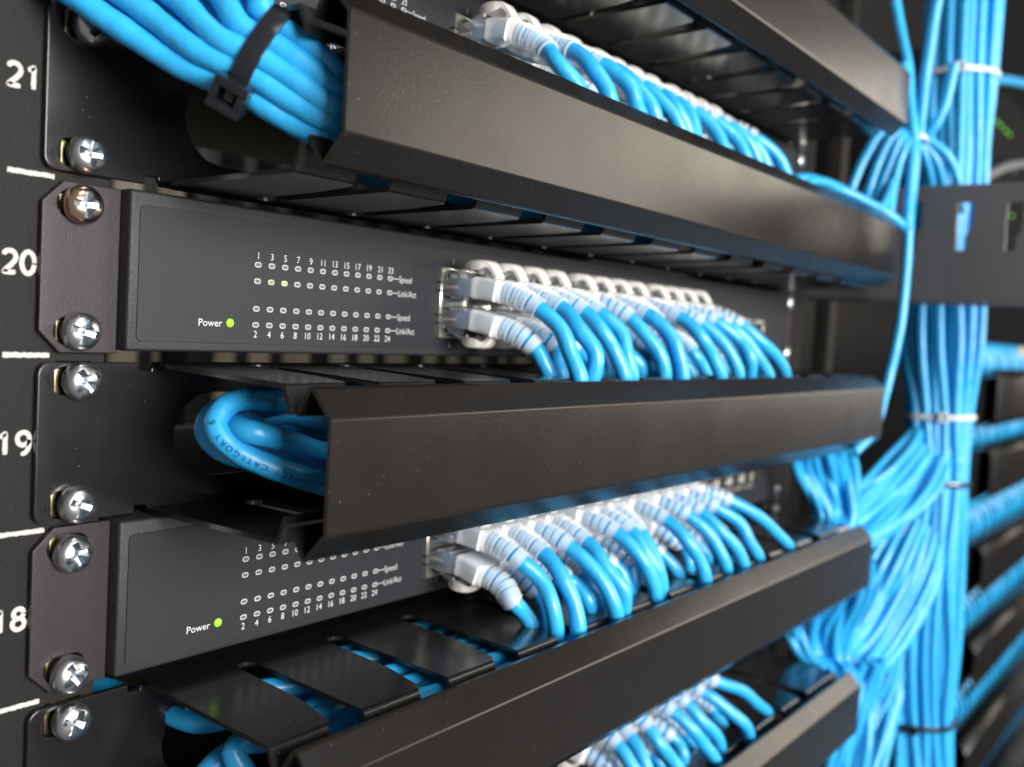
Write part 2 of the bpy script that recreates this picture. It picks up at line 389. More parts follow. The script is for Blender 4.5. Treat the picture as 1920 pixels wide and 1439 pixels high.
# ------------------------------------------------------------------ screws
def screw_mesh():
    bm = bmesh.new(); pr = [(2.9, 0.2), (4.5, 0.2), (4.85, -0.4), (4.95, -1.6), (4.85, -2.6), (4.5, -3.5), (3.9, -4.15), (3.1, -4.6), (2.0, -4.9), (1.0, -5.0)]
    ns = 40; rings = []
    for r, y in pr: rings.append([bm.verts.new((r*math.cos(2*math.pi*k/ns), y, r*math.sin(2*math.pi*k/ns))) for k in range(ns)])
    for a, b in zip(rings, rings[1:]):
        for k in range(ns): bm.faces.new((a[k], a[(k+1) % ns], b[(k+1) % ns], b[k]))
    bm.faces.new(rings[-1]); bm.faces.new(rings[0])
    head = bm_mesh('screw_head', bm, M['chrome'])
    cm = bmesh.new()
    for k in range(4):
        a = k*math.pi/2; ca, sa = math.cos(a), math.sin(a)
        def rp_(x, y, z): return cm.verts.new((x*ca-z*sa, y, x*sa+z*ca))
        # tapered arm, wide at the mouth, V-shaped at the bottom
        w0, w1 = 1.15, 1.7
        q = [rp_(-0.9, -9, -w0), rp_(4.4, -9, -w1), rp_(4.4, -9, w1), rp_(-0.9, -9, w0), rp_(-0.9, -1.9, -0.5), rp_(3.3, -2.9, -0.7), rp_(3.3, -2.9, 0.7), rp_(-0.9, -1.9, 0.5)]
        for f in ((0, 1, 2, 3), (7, 6, 5, 4), (0, 4, 5, 1), (1, 5, 6, 2), (2, 6, 7, 3), (3, 7, 4, 0)): cm.faces.new([q[i] for i in f])
    # small square corners between the arms (combination drive)
    ctr = []
    for rr, y in ((3.5, -9), (1.1, -2.2)):
        ctr.append([cm.verts.new((rr*math.cos(2*math.pi*k/8), y, rr*math.sin(2*math.pi*k/8))) for k in range(8)])
    for k in range(8): cm.faces.new((ctr[0][k], ctr[0][(k+1) % 8], ctr[1][(k+1) % 8], ctr[1][k]))
    cm.faces.new(ctr[0]); cm.faces.new(ctr[1])
    cut = bm_mesh('cut', cm, M['recess_shade'])
    ho = link('screw', head); co = link('cut', cut)
    b = ho.modifiers.new('b', 'BOOLEAN'); b.operation = 'DIFFERENCE'; b.object = co; b.solver = 'EXACT'; b.use_self = True; b.material_mode = 'TRANSFER'
    bpy.context.view_layer.update(); dg = bpy.context.evaluated_depsgraph_get()
    me = bpy.data.meshes.new_from_object(ho.evaluated_get(dg))
    bpy.data.objects.remove(ho); bpy.data.objects.remove(co); bpy.data.meshes.remove(cut); bpy.data.meshes.remove(head)
    me.name = 'screw'; me.shade_smooth(); me.set_sharp_from_angle(angle=math.radians(24))
    return me
SM = screw_mesh(); SW = SM.copy()
for i_, m_ in enumerate(SW.materials):
    if m_.name == M['chrome'].name: SW.materials[i_] = M['chrome_warm']
WHO = {23: 'topmost cable tray', 22: 'topmost switch', 21: 'cable tray holding the tied bundle', 20: 'switch with one lit port', 19: 'cable tray with the looped cables', 18: 'switch with every port light dark', 17: 'tray below the dark switch'}
def screw(u, up, side):
    me = SW if (u, up, side) == (20, 1, -1) else SM
    o = link('screw', me, None, (side*232.5+(0.6*math.sin(u*3+up)), -2.0, zc(u)+(15.875 if up else -15.875)))
    o.rotation_euler = (random.uniform(-.04, .04), random.uniform(-1.5, 1.5), random.uniform(-.04, .04))
    if me is SW: l = 'warm tinted nickel screw at upper left corner of the switch beside 20'
    else: l = '%s cross head screw at %s %s corner of the %s' % ('blurred' if side > 0 else 'shiny', 'upper' if up else 'lower', 'right' if side > 0 else 'left', WHO[u])
    tag(o, l, 'screw', 'screws fixing equipment to the rack posts')
for u, up in ((21, 1), (21, 0), (20, 1), (20, 0), (19, 1), (19, 0), (18, 1), (18, 0), (17, 1)): screw(u, up, -1)
for u, up in ((23, 0), (22, 1), (21, 0), (20, 1), (20, 0), (18, 0), (17, 1)): screw(u, up, 1)

# ------------------------------------------------------------------ cable managers (slotted tray + snap-on cover)
NS = 11
def slot_x(k): return -182.7+34.5*k
def make_manager():
    t = thing('cable_manager', None, None)
    # back plate with finger holes
    def stad(x0, x1, zz, r, n=8):
        out = []
        for k in range(n+1):
            a = math.radians(-90+180*k/n); out.append((x1-r+r*math.cos(a), zz+r*math.sin(a)))
        for k in range(n+1):
            a = math.radians(90+180*k/n); out.append((x0+r+r*math.cos(a), zz+r*math.sin(a)))
        return out
    N_ = 3.0
    outer = rrect(-242.5, 242.5, -20.6, 20.6, 3.2)
    # relief notches at the fold ends
    outl = []
    for p in outer: outl.append(p)
    def with_notch(o):
        res = []
        res += o[:6]                                    # top right corner
        res += [(215.2, 20.6), (215.2, 18.4), (211.5, 18.4), (211.5, 19.4), (-211.5, 19.4), (-211.5, 18.4), (-215.2, 18.4), (-215.2, 20.6)]
        res += o[6:18]
        res += [(-215.2, -20.6), (-215.2, -18.4), (-211.5, -18.4), (-211.5, -19.4), (211.5, -19.4), (211.5, -18.4), (215.2, -18.4), (215.2, -20.6)]
        res += o[18:]
        return res
    loops = [with_notch(outer), stad(-204, -120, 0, 12.2), stad(-90, -6, 0, 12.2), stad(24, 108, 0, 12.2), stad(134, 204, 0, 12.2)]
    for sx in (-1, 1):
        for dz in (-15.875, 15.875): loops.append(stad(sx*233.2-6.2, sx*233.2+6.2, dz, 3.5))
    plate('back_plate', loops, -2.0, -0.2, M['tray'], t, 0.45)
    # slotted flanges
    for sg in (1, -1):
        prof = [(-1.1, sg*17.0), (-1.1, sg*20.2), (-57.0, sg*18.9), (-59.3, sg*12.6), (-62.5, sg*15.4)] if False else [(-1.1, sg*18.6), (-1.1, sg*20.2), (-57.0, sg*18.9), (-59.6, sg*12.4)]
        f, S = profile(prof, 1.0, 3)
        L = S[-1]
        sy = lambda y: next(s for s in [i*L/4000 for i in range(4001)] if f(s)[0] <= y)
        s_back, s_front = sy(-12.2), L
        lp = [(-211, 0), (211, 0), (211, L)]
        for k in reversed(range(NS)):
            c = slot_x(k); r = 3.3
            lp += [(c+2.9, s_front), (c+r, sy(-56.0))]
            for j in range(9):
                a = math.radians(180*j/8); lp.append((c+r*math.cos(a), s_back-r*math.sin(a)))
            lp += [(c-r-1.0, sy(-40)), (c-r-4.2, sy(-55.5)), (c-r-6.2, sy(-56.9)), (c-r-6.6, s_front)]
        lp += [(-211, L)]
        me = sheet_mesh('slotted_flange', [lp], S[1:-1], lambda x, s: Vector((x, *f(s))), M['tray'])
        o = link('slotted_flange', me, t); solid(o, 1.3); bevel_mod(o, 0.4)
    # cover
    h, h2 = 13.5, 20.9
    prof = [(-60.6, -13.6), (-65.6, -h2), (-72.6, -h), (-72.6, h), (-65.6, h2), (-60.6, 13.6)]
    f, S = profile(prof, 1.4, 4)
    me = sheet_mesh('cover', [[(-210, 0), (210, 0), (210, S[-1]), (-210, S[-1])]], S[1:-1], lambda x, s: Vector((x, *f(s))), M['black'])
    o = link('cover', me, t); solid(o, 1.2); bevel_mod(o, 0.4)
    return t
mg = make_manager()
ML = {23: ('black slotted cable tray above the topmost switch, cut off by the top edge', -1.0), 21: ('black slotted cable tray with cover beside 21, blue cable bundle in its left end', 3.0),
      19: ('black slotted cable tray with cover beside 19, looped blue cables inside', -1.6), 17: ('black slotted cable tray with cover below the switch beside 18', 0.2), 15: ('lowest black slotted cable tray with cover, at the bottom right', 1.6)}
mlist = {}
for u in (21, 23, 19, 17, 15):
    o = mg if u == 21 else copy_tree(mg)
    o.location = (0, 0, zc(u)*MM); tag(o, ML[u][0], 'cable tray', 'cable trays between the switches')
    for c in o.children:
        if c.name.startswith('cover'): c.location = (0, 0, ML[u][1]*MM*0.85)
    mlist[u] = o

# ------------------------------------------------------------------ switches
PX = [-95+14*i+19*0 for i in range(4)]+[-34+14*i for i in range(4)]+[27+14*i for i in range(4)]
ZT, ZB = 4.4, -7.1       # port rows relative to the unit centre
FY = -6.0
DZ = {18: 1.4}
def make_switch(u):
    t = thing('network_switch', None, None, (0, 0, zc(u)+DZ.get(u, 0)))
    link('chassis', box_mesh('chassis', [(-221.7, 221.7, FY, 170, -20.6, 21.7)], M['switch'], 0.9, 3), t)
    link('overlay', (lambda me: me)(sheet_mesh('overlay', [rrect(-219.0, 218.0, -17.9, 17.9, 1.6)], [], lambda x, s: Vector((x, FY-0.22, s)), M['overlay'])), t)
    solid(t.children[-1], 0.4, 0); bevel_mod(t.children[-1], 0.15, 2)
    for sx in (-1, 1):
        lp = [(-242.6, -16.0), (-237.2, -21.5), (-221.9, -21.5), (-221.9, 21.5), (-237.2, 21.5), (-242.6, 16.0)]
        loops = [[(-sx*x, z) for x, z in lp]]
        for dz in (-15.875, 15.875):
            loops.append([(sx*233.4+x, dz+z) for x, z in rrect(-5.4, 5.4, -3.4, 3.4, 3.2, 4)])
        o = plate('mounting_ear', loops, -1.9, -0.1, M['ear'], t, 0.35, False)
    return t
def ring_mesh(w_, h_, r, th):
    out = rrect(-w_/2, w_/2, -h_/2, h_/2, r, 4); inn = rrect(-w_/2+th, w_/2-th, -h_/2+th, h_/2-th, max(r-th, .1), 4)
    n = len(out); vs = [(x, 0, z) for x, z in out]+[(x, -0.02, z) for x, z in inn]+[(x, 0.0, z) for x, z in inn]
    fs = [(i, (i+1) % n, n+(i+1) % n, n+i) for i in range(n)]
    me = finish_mesh('ring', vs[:2*n], fs, M['ring'])
    return me, inn
RINGM, INN = ring_mesh(2.35, 1.55, 0.72, 0.30)
def lens(m): return finish_mesh('lens', [(x, 0.02, z) for x, z in INN], [tuple(range(len(INN)))], m)
LENS = {k: lens(M[k]) for k in ('lens_off', 'lens_dim', 'lens_on')}
def led_power():
    bm = bmesh.new(); bmesh.ops.create_uvsphere(bm, u_segments=20, v_segments=10, radius=1.25)
    for v in bm.verts: v.co.y *= 0.5
    return bm_mesh('power_light', bm, M['lens_on'])
POWM = led_power()
def cage_mesh():
    # one 2 x 4 block, local x from the first column
    loops = [[(-8, -12.6), (50, -12.6), (50, 12.6), (-8, 12.6)]]
    for i in range(4):
        x = 14*i
        for zr, sg in ((5.75, 1), (-5.75, -1)):
            w0, w1 = 6.1, 3.4
            z0, z1, z2, z3 = zr-sg*3.9, zr+sg*3.6, zr+sg*5.0, zr+sg*6.0
            q = [(x-w0, z0), (x+w0, z0), (x+w0, z1), (x+w1+1.2, z1), (x+w1+1.2, z2), (x+w1-.5, z2), (x+w1-.5, z3), (x-w1+.5, z3), (x-w1+.5, z2), (x-w1-1.2, z2), (x-w1-1.2, z1), (x-w0, z1)]
            loops.append(q)
    return sheet_mesh('port_cage', loops, [], lambda x, s: Vector((x, 0, s)), M['cage'])
CAGEM = cage_mesh()
CAGES = box_mesh('cage_shell', [(-8, -7.2, 0.3, 7, -12.6, 12.6), (49.2, 50, 0.3, 7, -12.6, 12.6), (-7.2, 49.2, 0.3, 7, 11.9, 12.6), (-7.2, 49.2, 0.3, 7, -12.6, -11.9)], M['cage'])
SOCK = box_mesh('socket_interior', [(-7.2, 49.2, 1.7, 2.0, -11.8, 11.8)], M['dark'])
NOTCH = box_mesh('cage_notch', [(-8.15, -6.4, -0.5, 3, -0.28, 0.28)], M['dark'])
UPL = sheet_mesh('uplink_port', [[(-7, -6.5), (7, -6.5), (7, 6.5), (-7, 6.5)], [(-5.8, -3.8), (5.8, -3.8), (5.8, 4.4), (-5.8, 4.4)]], [], lambda x, s: Vector((x, 0, s)), M['cage'])
UPD = box_mesh('socket_interior', [(-5.8, 5.8, 0.6, 0.9, -3.8, 4.4)], M['dark'])
SWL = {22: 'charcoal network switch at the top, mostly hidden behind the tray beside 21', 20: 'charcoal network switch beside 20 with one port light lit green',
       18: 'charcoal network switch beside 18 with all port lights dark', 16: 'network switch at the bottom right, barely seen between the two lowest trays'}
for u in (22, 20, 18, 16):
    t = make_switch(u); tag(t, SWL[u], 'network switch', 'network switches in the rack')
    y = FY-0.46
    rows = ((5.35, 'odd', 0), (0.55, 'odd', 1), (-7.55, 'even', 0), (-12.25, 'even', 1))
    for (z, par, kind) in rows:
        for i in range(12):
            x = -181.0+4.965*i
            o = link('indicator_light', RINGM, t, (x, y, z))
            k = 'lens_off'
            if u == 20 and par == 'odd' and kind == 1: k = {1: 'lens_dim', 2: 'lens_on'}.get(i, k)
            l = link('lens', LENS[k], o)
            if k == 'lens_on': tag(o, 'lit green port light')
        xe = -181.0+4.965*11
        link('leader_line', finish_mesh('leader_line', [(0, 0, -.11), (2.9, 0, -.11), (2.9, 0, .11), (0, 0, .11)], [(0, 1, 2, 3)], M['print']), t, (xe+1.25, y, z))
        text('lettering', 'Link/Act' if kind else 'Speed', 2.1, xe+4.25, y, z, M['print'], t, 0.86, -0.006, 'L')
    for i in range(12):
        x = -181.0+4.965*i
        text('port_number', str(2*i+1), 1.95, x, y, 5.35+2.65, M['print'], t, 0.95)
        text('port_number', str(2*i+2), 1.95, x, y, -12.25-2.75, M['print'], t, 0.95)
    text('lettering', 'Power', 2.0, -200.4, y, -12.15, M['print'], t, 1.02, 0.004, 'L')
    o = link('power_light', POWM, t, (-190.0, y, -12.0)); tag(o, 'lit green power light')
    text('port_number', '1', 1.9, -94.5, y, 13.9, M['print'], t, 0.72); text('port_number', '2', 1.9, -94.5, y, -16.2, M['print'], t, 0.72)
    for c in range(3):
        o = link('port_cage', CAGEM, t, (-95+61*c, FY-2.2, (ZT+ZB)/2)); solid(o, 0.35, 0)
        link('cage_shell', CAGES, o); link('socket_interior', SOCK, o)
        for z in (7.2, 4.2, -4.4, -7.4): link('cage_notch', NOTCH, o, (0, 0, z))
    for i in range(4):
        o = link('uplink_port', UPL, t, (128+17*i, FY-1.4, -3.0)); solid(o, 0.5, 0); link('socket_interior', UPD, o)

# ------------------------------------------------------------------ patch cables
def conn_mesh():
    bm = box_bm([(-5.85, 5.85, -13.0, 3, -3.35, 3.35)], 0.35, 2)
    b2 = box_bm([(-5.2, 5.2, -9.5, -3.0, -4.0, -3.4), (-1.9, 1.9, -4.2, 0.5, 3.3, 5.0)], 0.2, 1)
    me2 = bpy.data.meshes.new('x'); b2.to_mesh(me2); b2.free(); bm.from_mesh(me2); bpy.data.meshes.remove(me2)
    # own latch lever
    pts = [(0.5, 4.2), (-3, 5.2), (-7.5, 7.4), (-8.6, 7.6)]
    for (a, b) in zip(pts, pts[1:]):
        q = []
        for (yy, zz) in (a, b):
            for x in (-1.7, 1.7):
                q += [bm.verts.new((x, yy, zz)), bm.verts.new((x, yy, zz+0.75))]
        for f in ((0, 1, 3, 2), (4, 6, 7, 5), (0, 4, 5, 1), (2, 3, 7, 6), (0, 2, 6, 4), (1, 5, 7, 3)): bm.faces.new([q[i] for i in f])
    return bm_mesh('connector', bm, M['clear'])
CONN = conn_mesh()
def tab_mesh():
    pr = [(-21.2, 3.6, 2.3), (-20.2, 5.0, 2.3), (-18.6, 7.2, 2.5), (-16.8, 8.7, 3.3), (-14.4, 9.1, 4.2), (-11.4, 9.0, 4.5), (-9.4, 8.5, 4.2), (-8.0, 7.5, 3.4)]
    path = catmull([Vector((0, a, b)) for a, b, c in pr], 3); wd = []
    ws = catmull([Vector((c, 0, 0)) for a, b, c in pr], 3)
    bm = bmesh.new(); rings = []
    for i, p in enumerate(path):
        a = path[max(0, i-1)]; b = path[min(len(path)-1, i+1)]; T = (b-a).normalized(); N = Vector((0, T.z, -T.y)); N = -N if N.z < 0 and T.y > 0 else N
        W = ws[i].x; th = 0.62+0.5*min(1, max(0, (i-6)/8))
        d = 0.9+2.0*min(1, max(0, (i-7)/6)); e = 0.9
        rings.append([bm.verts.new(p+Vector((x, 0, 0))+N*n_) for x, n_ in ((-W, -d), (-W+e, -d), (-W+e, -.35), (W-e, -.35), (W-e, -d), (W, -d), (W, .35), (W*.75, .8), (-W*.75, .8), (-W, .35))])
    for a, b in zip(rings, rings[1:]):
        for k in range(10): bm.faces.new((a[k], a[(k+1) % 10], b[(k+1) % 10], b[k]))
    bm.faces.new(rings[0]); bm.faces.new(rings[-1])
    return bm_mesh('latch_guard', bm, M['tab'], 50)
TAB = tab_mesh()
def wire_mesh():
    bm = bmesh.new()
    for i in range(8):
        x = -3.6+i*1.03
        vs = [bm.verts.new((x+dx, y, dz)) for y in (2, -4.6) for dx, dz in ((-.4, -.4), (.4, -.4), (.4, .4), (-.4, .4))]
        for k in range(4): bm.faces.new((vs[k], vs[(k+1) % 4], vs[4+(k+1) % 4], vs[4+k]))
        bm.faces.new(vs[4:])
    return bm_mesh('wires', bm, M['wire'])
WIRE = wire_mesh()
SWN = {22: 'topmost switch', 20: 'switch with one lit port', 18: 'switch with every port light dark', 16: 'lowest switch'}
def boot_rad(s):
    if s < 9.6:
        e = min(1, s/0.6, (9.6-s)/0.5+0.5); return (6.1*(0.93+0.07*e), 3.95*(0.93+0.07*e), 7)
    if s < 11.2: return (5.5-0.5*(s-9.6), 4.25, 4.0)
    t = min(1, (s-11.2)/13.5); base = 4.75*(1-t)+3.85*t
    if s > 23.4: return (3.95, 3.95, 2.2)
    ph = ((s-11.2) % 3.05)/3.05
    k = 0 if ph < 0.30 else 1
    return (base, min(base, 4.35), 2.5) if k else (2.75, 2.75, 2.0)
def patch(u, c, row, seen=True):
    rr = random.Random(u*1000+c*10+row)
    x = PX[c]; z = zc(u)+DZ.get(u, 0)+(ZT if row == 0 else ZB); y0 = FY-1.8
    t = thing('patch_cable', 'blue cable %s from left, %s row, of the %s' % (ordw(c), 'upper' if row == 0 else 'lower', SWN[u]), 'patch cable', (x, y0, z), 'patch cables plugged into the switches')
    k = link('connector', CONN, t); tb = link('latch_guard', TAB, t); link('wires', WIRE, k)
    if row == 1: k.scale = (1, 1, -1); tb.scale = (1, 1, -1)
    # landing in the tray below
    zf = zc(u-1)+19.0
    tlean = max(0, (x+60)/130.0)
    xt = x+8+23*tlean*tlean*(1.0 if row == 0 else .6)
    kk = min(range(NS), key=lambda j: abs(slot_x(j)-xt)); xs = slot_x(kk)-3.5
    xl = xs+max(-6.5, min(6.5, (xt-xs)*0.5))+rr.uniform(-1, 1)
    if tlean > 0.6: xl = xl*0.45+xt*0.55
    if u in (18, 16) and row == 0 and c == 11: xl = x+52
    if u == 20 and row == 0 and c == 11: xl = x+36
    yl = -57.5+rr.uniform(-3.0, 5.0) if row == 0 else -44.0+rr.uniform(-6.0, 4.0)
    o = Vector((x, y0, z))
    b0 = Vector((rr.uniform(-.5, .5), -13.3, 0)); H = z-zf; sx_ = rr.uniform(-2.4, 2.4); bow = rr.uniform(-2.0, 4.5); kx = rr.uniform(-3.2, 3.2); ky = rr.uniform(-1.8, 1.8)
    end = Vector((lx_ := xl-x, yl-y0, -H))
    P = [Vector((0, -1.0, 0)), b0]
    for k, a_ in enumerate((20, 38, 55, 72)):
        a = math.radians(a_)
        P.append(Vector((lx_*(1-math.cos(a))**.8+sx_*math.sin(2*a)+(kx if k == 2 else 0), -13.3+(yl-y0+13.3)*math.sin(a)-bow*math.sin(2*a)*.6+(ky if k == 3 else 0), -H*(1-math.cos(a))-(0.8 if row else 0))))
    P.append(end); lx = lx_
    P += [end+Vector((lx*.10+1.5, 4.0, -10)), end+Vector((10, 15+rr.uniform(-4, 4), -17+rr.uniform(0, 5))), end+Vector((36, 22, -20+rr.uniform(0, 6)))]
    path = resample(catmull(P, 12), 1.6)
    vs, fs = tube_data(path, lambda s: 3.0*(1+.02*math.sin(s*.4+c)) if s > 2.2 else 2.0+.45*s, 12)
    link('jacket', finish_mesh('jacket', vs, fs, M['cable'], ang=60), t)
    # boot follows the cable for 27 mm from the back of the connector
    L = 0; bp = []; q = resample(catmull(P, 14), 0.36)
    for a, b in zip(q, q[1:]):
        L += (b-a).length
        if 10.9 <= L <= 10.9+25.2: bp.append(b)
    vs, fs = tube_data(bp, boot_rad, 16, Vector((0, 0, 1)))
    acc = 0; mi = []
    for a, b in zip(bp, bp[1:]):
        mi += [1 if acc > 11.0 else 0]*16; acc += (b-a).length
    link('boot', finish_mesh('boot', vs, fs, [M['boot'], M['rib']], mi+[0, 1], ang=40), t)
for u in (22, 20, 18, 16):
    for c in range(12):
        for row in (0, 1):
            if u == 16 and c < 5: continue
            if u == 22 and row == 1 and c > 4 and c % 2: pass
            patch(u, c, row)

# ------------------------------------------------------------------ the bundle entering the left end of the tray beside 21
def bundle_left():
    spec = []
    front = []
    for i in range(5):
        t = i/4
        d = 229-3.5*math.sin(math.pi*t)
        front.append([(70+340*t, -55-20*t, 228+2*t), (185+300*t, 25-48*t, 228+2*t), (330+160*t, 118-90*t, d), (452+62*t, 172-128*t, d+1), (560+38*t, 237-134*t, d+3), (632+6*t, 268-118*t, d+5), ])
    for i in range(4):
        t = (i+.5)/4
        front.append([(70+340*t, -55-20*t, 234+2*t), (185+300*t, 25-48*t, 234+2*t), (330+160*t, 118-90*t, 233), (452+62*t, 172-128*t, 234), (560+38*t, 237-130*t, 237), (632+6*t, 264-108*t, 241)])
    for i in range(3):
        t = (i+1)/4
        front.append([(70+340*t, -55-20*t, 240+2*t), (185+300*t, 25-48*t, 240), (330+160*t, 118-90*t, 239), (452+62*t, 172-128*t, 240), (560+38*t, 237-130*t, 243), (632+6*t, 262-108*t, 248)])
    allp = []
    for i, f in enumerate(front):
        P = [atd(*q) for q in f]
        e = P[-1]
        P += [Vector((-165, -22-(i % 4)*8, 102+(i*5.3) % 18)), Vector((-90, -18-(i % 5)*7, 102+(i*3.7) % 16)), Vector((20, -26-(i % 5)*7, 97+(i*4.7) % 20))]
        rnk = 'front' if i < 5 else 'rear'
        o = tube('network_cable', P, 3.05, M['cable'], None, 14, 2.5, wob=0.032)
        lab = ['lowest of the front blue cables in the tied bundle beside 21', 'second lowest front blue cable in the tied bundle beside 21', 'middle front blue cable in the tied bundle beside 21', 'second highest front blue cable in the tied bundle beside 21', 'highest of the front blue cables in the tied bundle beside 21'][i] if i < 5 else 'blue cable at the back of the tied bundle beside 21'
        tag(o, lab, 'cable', 'cables of the bundle tied beside 21')
        allp.append(P)
    return allp
BL = bundle_left()
def hull2(pts):
    pts = sorted(pts); 
    def half(ps):
        h = []
        for p in ps:
            while len(h) >= 2 and (h[-1][0]-h[-2][0])*(p[1]-h[-2][1])-(h[-1][1]-h[-2][1])*(p[0]-h[-2][0]) <= 0: h.pop()
            h.append(p)
        return h
    a = half(pts); b = half(pts[::-1]); return a[:-1]+b[:-1]
def strap_around(name, label, centers, axis, r, w_, th, m, head=None, group=None, tail=True):
    axis = axis.normalized(); c0 = sum(centers, Vector())/len(centers)
    e1 = axis.cross(Vector((0, 0, 1))).normalized(); e2 = axis.cross(e1)
    pts = []
    for c in centers:
        d = c-c0
        for k in range(12): pts.append((d.dot(e1)+r*math.cos(k*math.pi/6), d.dot(e2)+r*math.sin(k*math.pi/6)))
    H = hull2(pts); n = len(H)
    cx = sum(p[0] for p in H)/n; cy = sum(p[1] for p in H)/n
    t = thing(name, label, 'cable tie', c0, group)
    bm = bmesh.new(); rings = []
    for i, p in enumerate(H):
        a = Vector(H[i-1]); b = Vector(H[(i+1) % n]); T = (b-a).normalized(); N = Vector((T.y, -T.x))
        if N.dot(Vector(p)-Vector((cx, cy))) < 0: N = -N
        r_ = []
        for da, dn in ((-w_/2, 0), (w_/2, 0), (w_/2, th), (w_/4, th*1.15), (-w_/4, th*1.15), (-w_/2, th)):
            q = e1*(p[0]+N.x*dn)+e2*(p[1]+N.y*dn)+axis*da; r_.append(bm.verts.new(q))
        rings.append(r_)
    for i in range(n):
        a = rings[i]; b = rings[(i+1) % n]
        for k in range(6): bm.faces.new((a[k], a[(k+1) % 6], b[(k+1) % 6], b[k]))
    link('strap', bm_mesh('strap', bm, m, 50), t)
    if head is not None:
        # the ratchet head: a square frame with a window and a short cut tail
        d = head-c0; hp = min(range(n), key=lambda i: (e1*H[i][0]+e2*H[i][1]-d).length)
        p = H[hp]; N = (e1*(p[0]-cx)+e2*(p[1]-cy)).normalized()*0.45+(CAM-head).normalized()*0.8; N = (N-axis*N.dot(axis)).normalized(); T = axis.cross(N).normalized(); s = w_/3.7
        base = e1*p[0]+e2*p[1]
        bm = box_bm([(-3.4*s, 3.4*s, 1.4*s, 3.2*s, 0, 4.2*s), (-3.4*s, 3.4*s, -3.2*s, -1.4*s, 0, 4.2*s), (1.7*s, 3.4*s, -1.4*s, 1.4*s, 0.3*s, 4.1*s), (-3.4*s, -1.9*s, -1.4*s, 1.4*s, 0.3*s, 4.1*s), (-1.9*s, 1.7*s, -1.4*s, 1.4*s, 0.2*s, 1.0*s)], 0.35*s, 2)
        rot = Matrix((axis, T, N)).transposed()
        for v in bm.verts: v.co = rot @ v.co+base+N*0.2
        link('head', bm_mesh('head', bm, m), t)
        if tail:
            bm = box_bm([(-1.1*s, 1.1*s, -1.2*s, 1.2*s, 0.9*s, 2.6*s)], 0.2*s, 1)
            for v in bm.verts: v.co = rot @ v.co+base+N*0.2
            link('tail', bm_mesh('tail', bm, m), t)
    return t
def pt_on(P, t):
    q = catmull(P, 12); return q[min(len(q)-1, int(t*12))]
ctr = [pt_on(P, 3.15) for P in BL]; ax = pt_on(BL[2], 3.5)-pt_on(BL[2], 2.9)
strap_around('cable_tie', 'black cable tie round the blue bundle in the tray beside 21', ctr, ax, 3.2, 4.6, 1.2, M['tie'], atd(478, 196, 226))

# ------------------------------------------------------------------ slack cables inside the trays
def cable(name, P, label, group=None, r=3.0, ns=12, step=2.5, cat='cable'):
    return tag(tube(name, P, r, M['cable'], None, ns, step), label, cat, group)
G19 = 'looped cables inside the tray beside 19'
# outer printed loop
loopA = [Vector((-90, -42, 8)), Vector((-160, -46, 8)), at(600, 905, 1, -47), at(520, 880, 1, -43), at(440, 842, 1, -37), at(405, 800, 1, -33), at(425, 762, 1, -32), at(470, 748, 1, -32), at(520, 752, 1, -34), Vector((-170, -30, 36)), Vector((-100, -26, 30))]
cable('network_cable', loopA, 'dark blue printed cable making the front loop in the tray beside 19', G19, 3.1, 16, 1.5)
loopB = [Vector((-90, -30, 6)), Vector((-160, -34, 8)), at(585, 885, 1, -34), at(500, 868, 1, -30), at(420, 848, 1, -24), at(384, 812, 1, -20), at(398, 776, 1, -19), at(440, 758, 1, -19), at(510, 764, 1, -20), Vector((-160, -14, 34)), Vector((-90, -14, 28))]
cable('network_cable', loopB, 'dark blue cable looping just behind the printed one in the tray beside 19', G19, 2.9, 14, 2)
loopC = [Vector((-90, -40, 19)), Vector((-150, -43, 20)), at(610, 850, 1, -43), at(540, 828, 1, -42), at(475, 811, 1, -41), at(447, 803, 1, -36), at(462, 792, 1, -28), at(520, 800, 1, -22), Vector((-150, -16, 23)), Vector((-90, -14, 22))]
cable('network_cable', loopC, 'dark blue cable with a tight bend across the middle of the tray beside 19', G19, 3.0, 14, 2)
loopD = [Vector((-90, -20, 26)), Vector((-150, -22, 28)), at(600, 795, 1, -22), at(540, 778, 1, -24), at(492, 786, 1, -24), at(486, 800, 1, -20), at(530, 812, 1, -16), Vector((-150, -12, 18)), Vector((-90, -12, 14))]
cable('network_cable', loopD, 'dark blue cable curling above the tight bend in the tray beside 19', G19, 3.0, 14, 2)
loopE = [Vector((-90, -50, 12)), Vector((-160, -52, 14)), at(605, 868, 1, -40), at(545, 848, 1, -36), at(490, 830, 1, -30), Vector((-165, -14, 16)), Vector((-90, -12, 14))]
cable('network_cable', loopE, 'dark blue cable running straight below the tight bend in the tray beside 19', G19, 3.0, 12, 2.5)
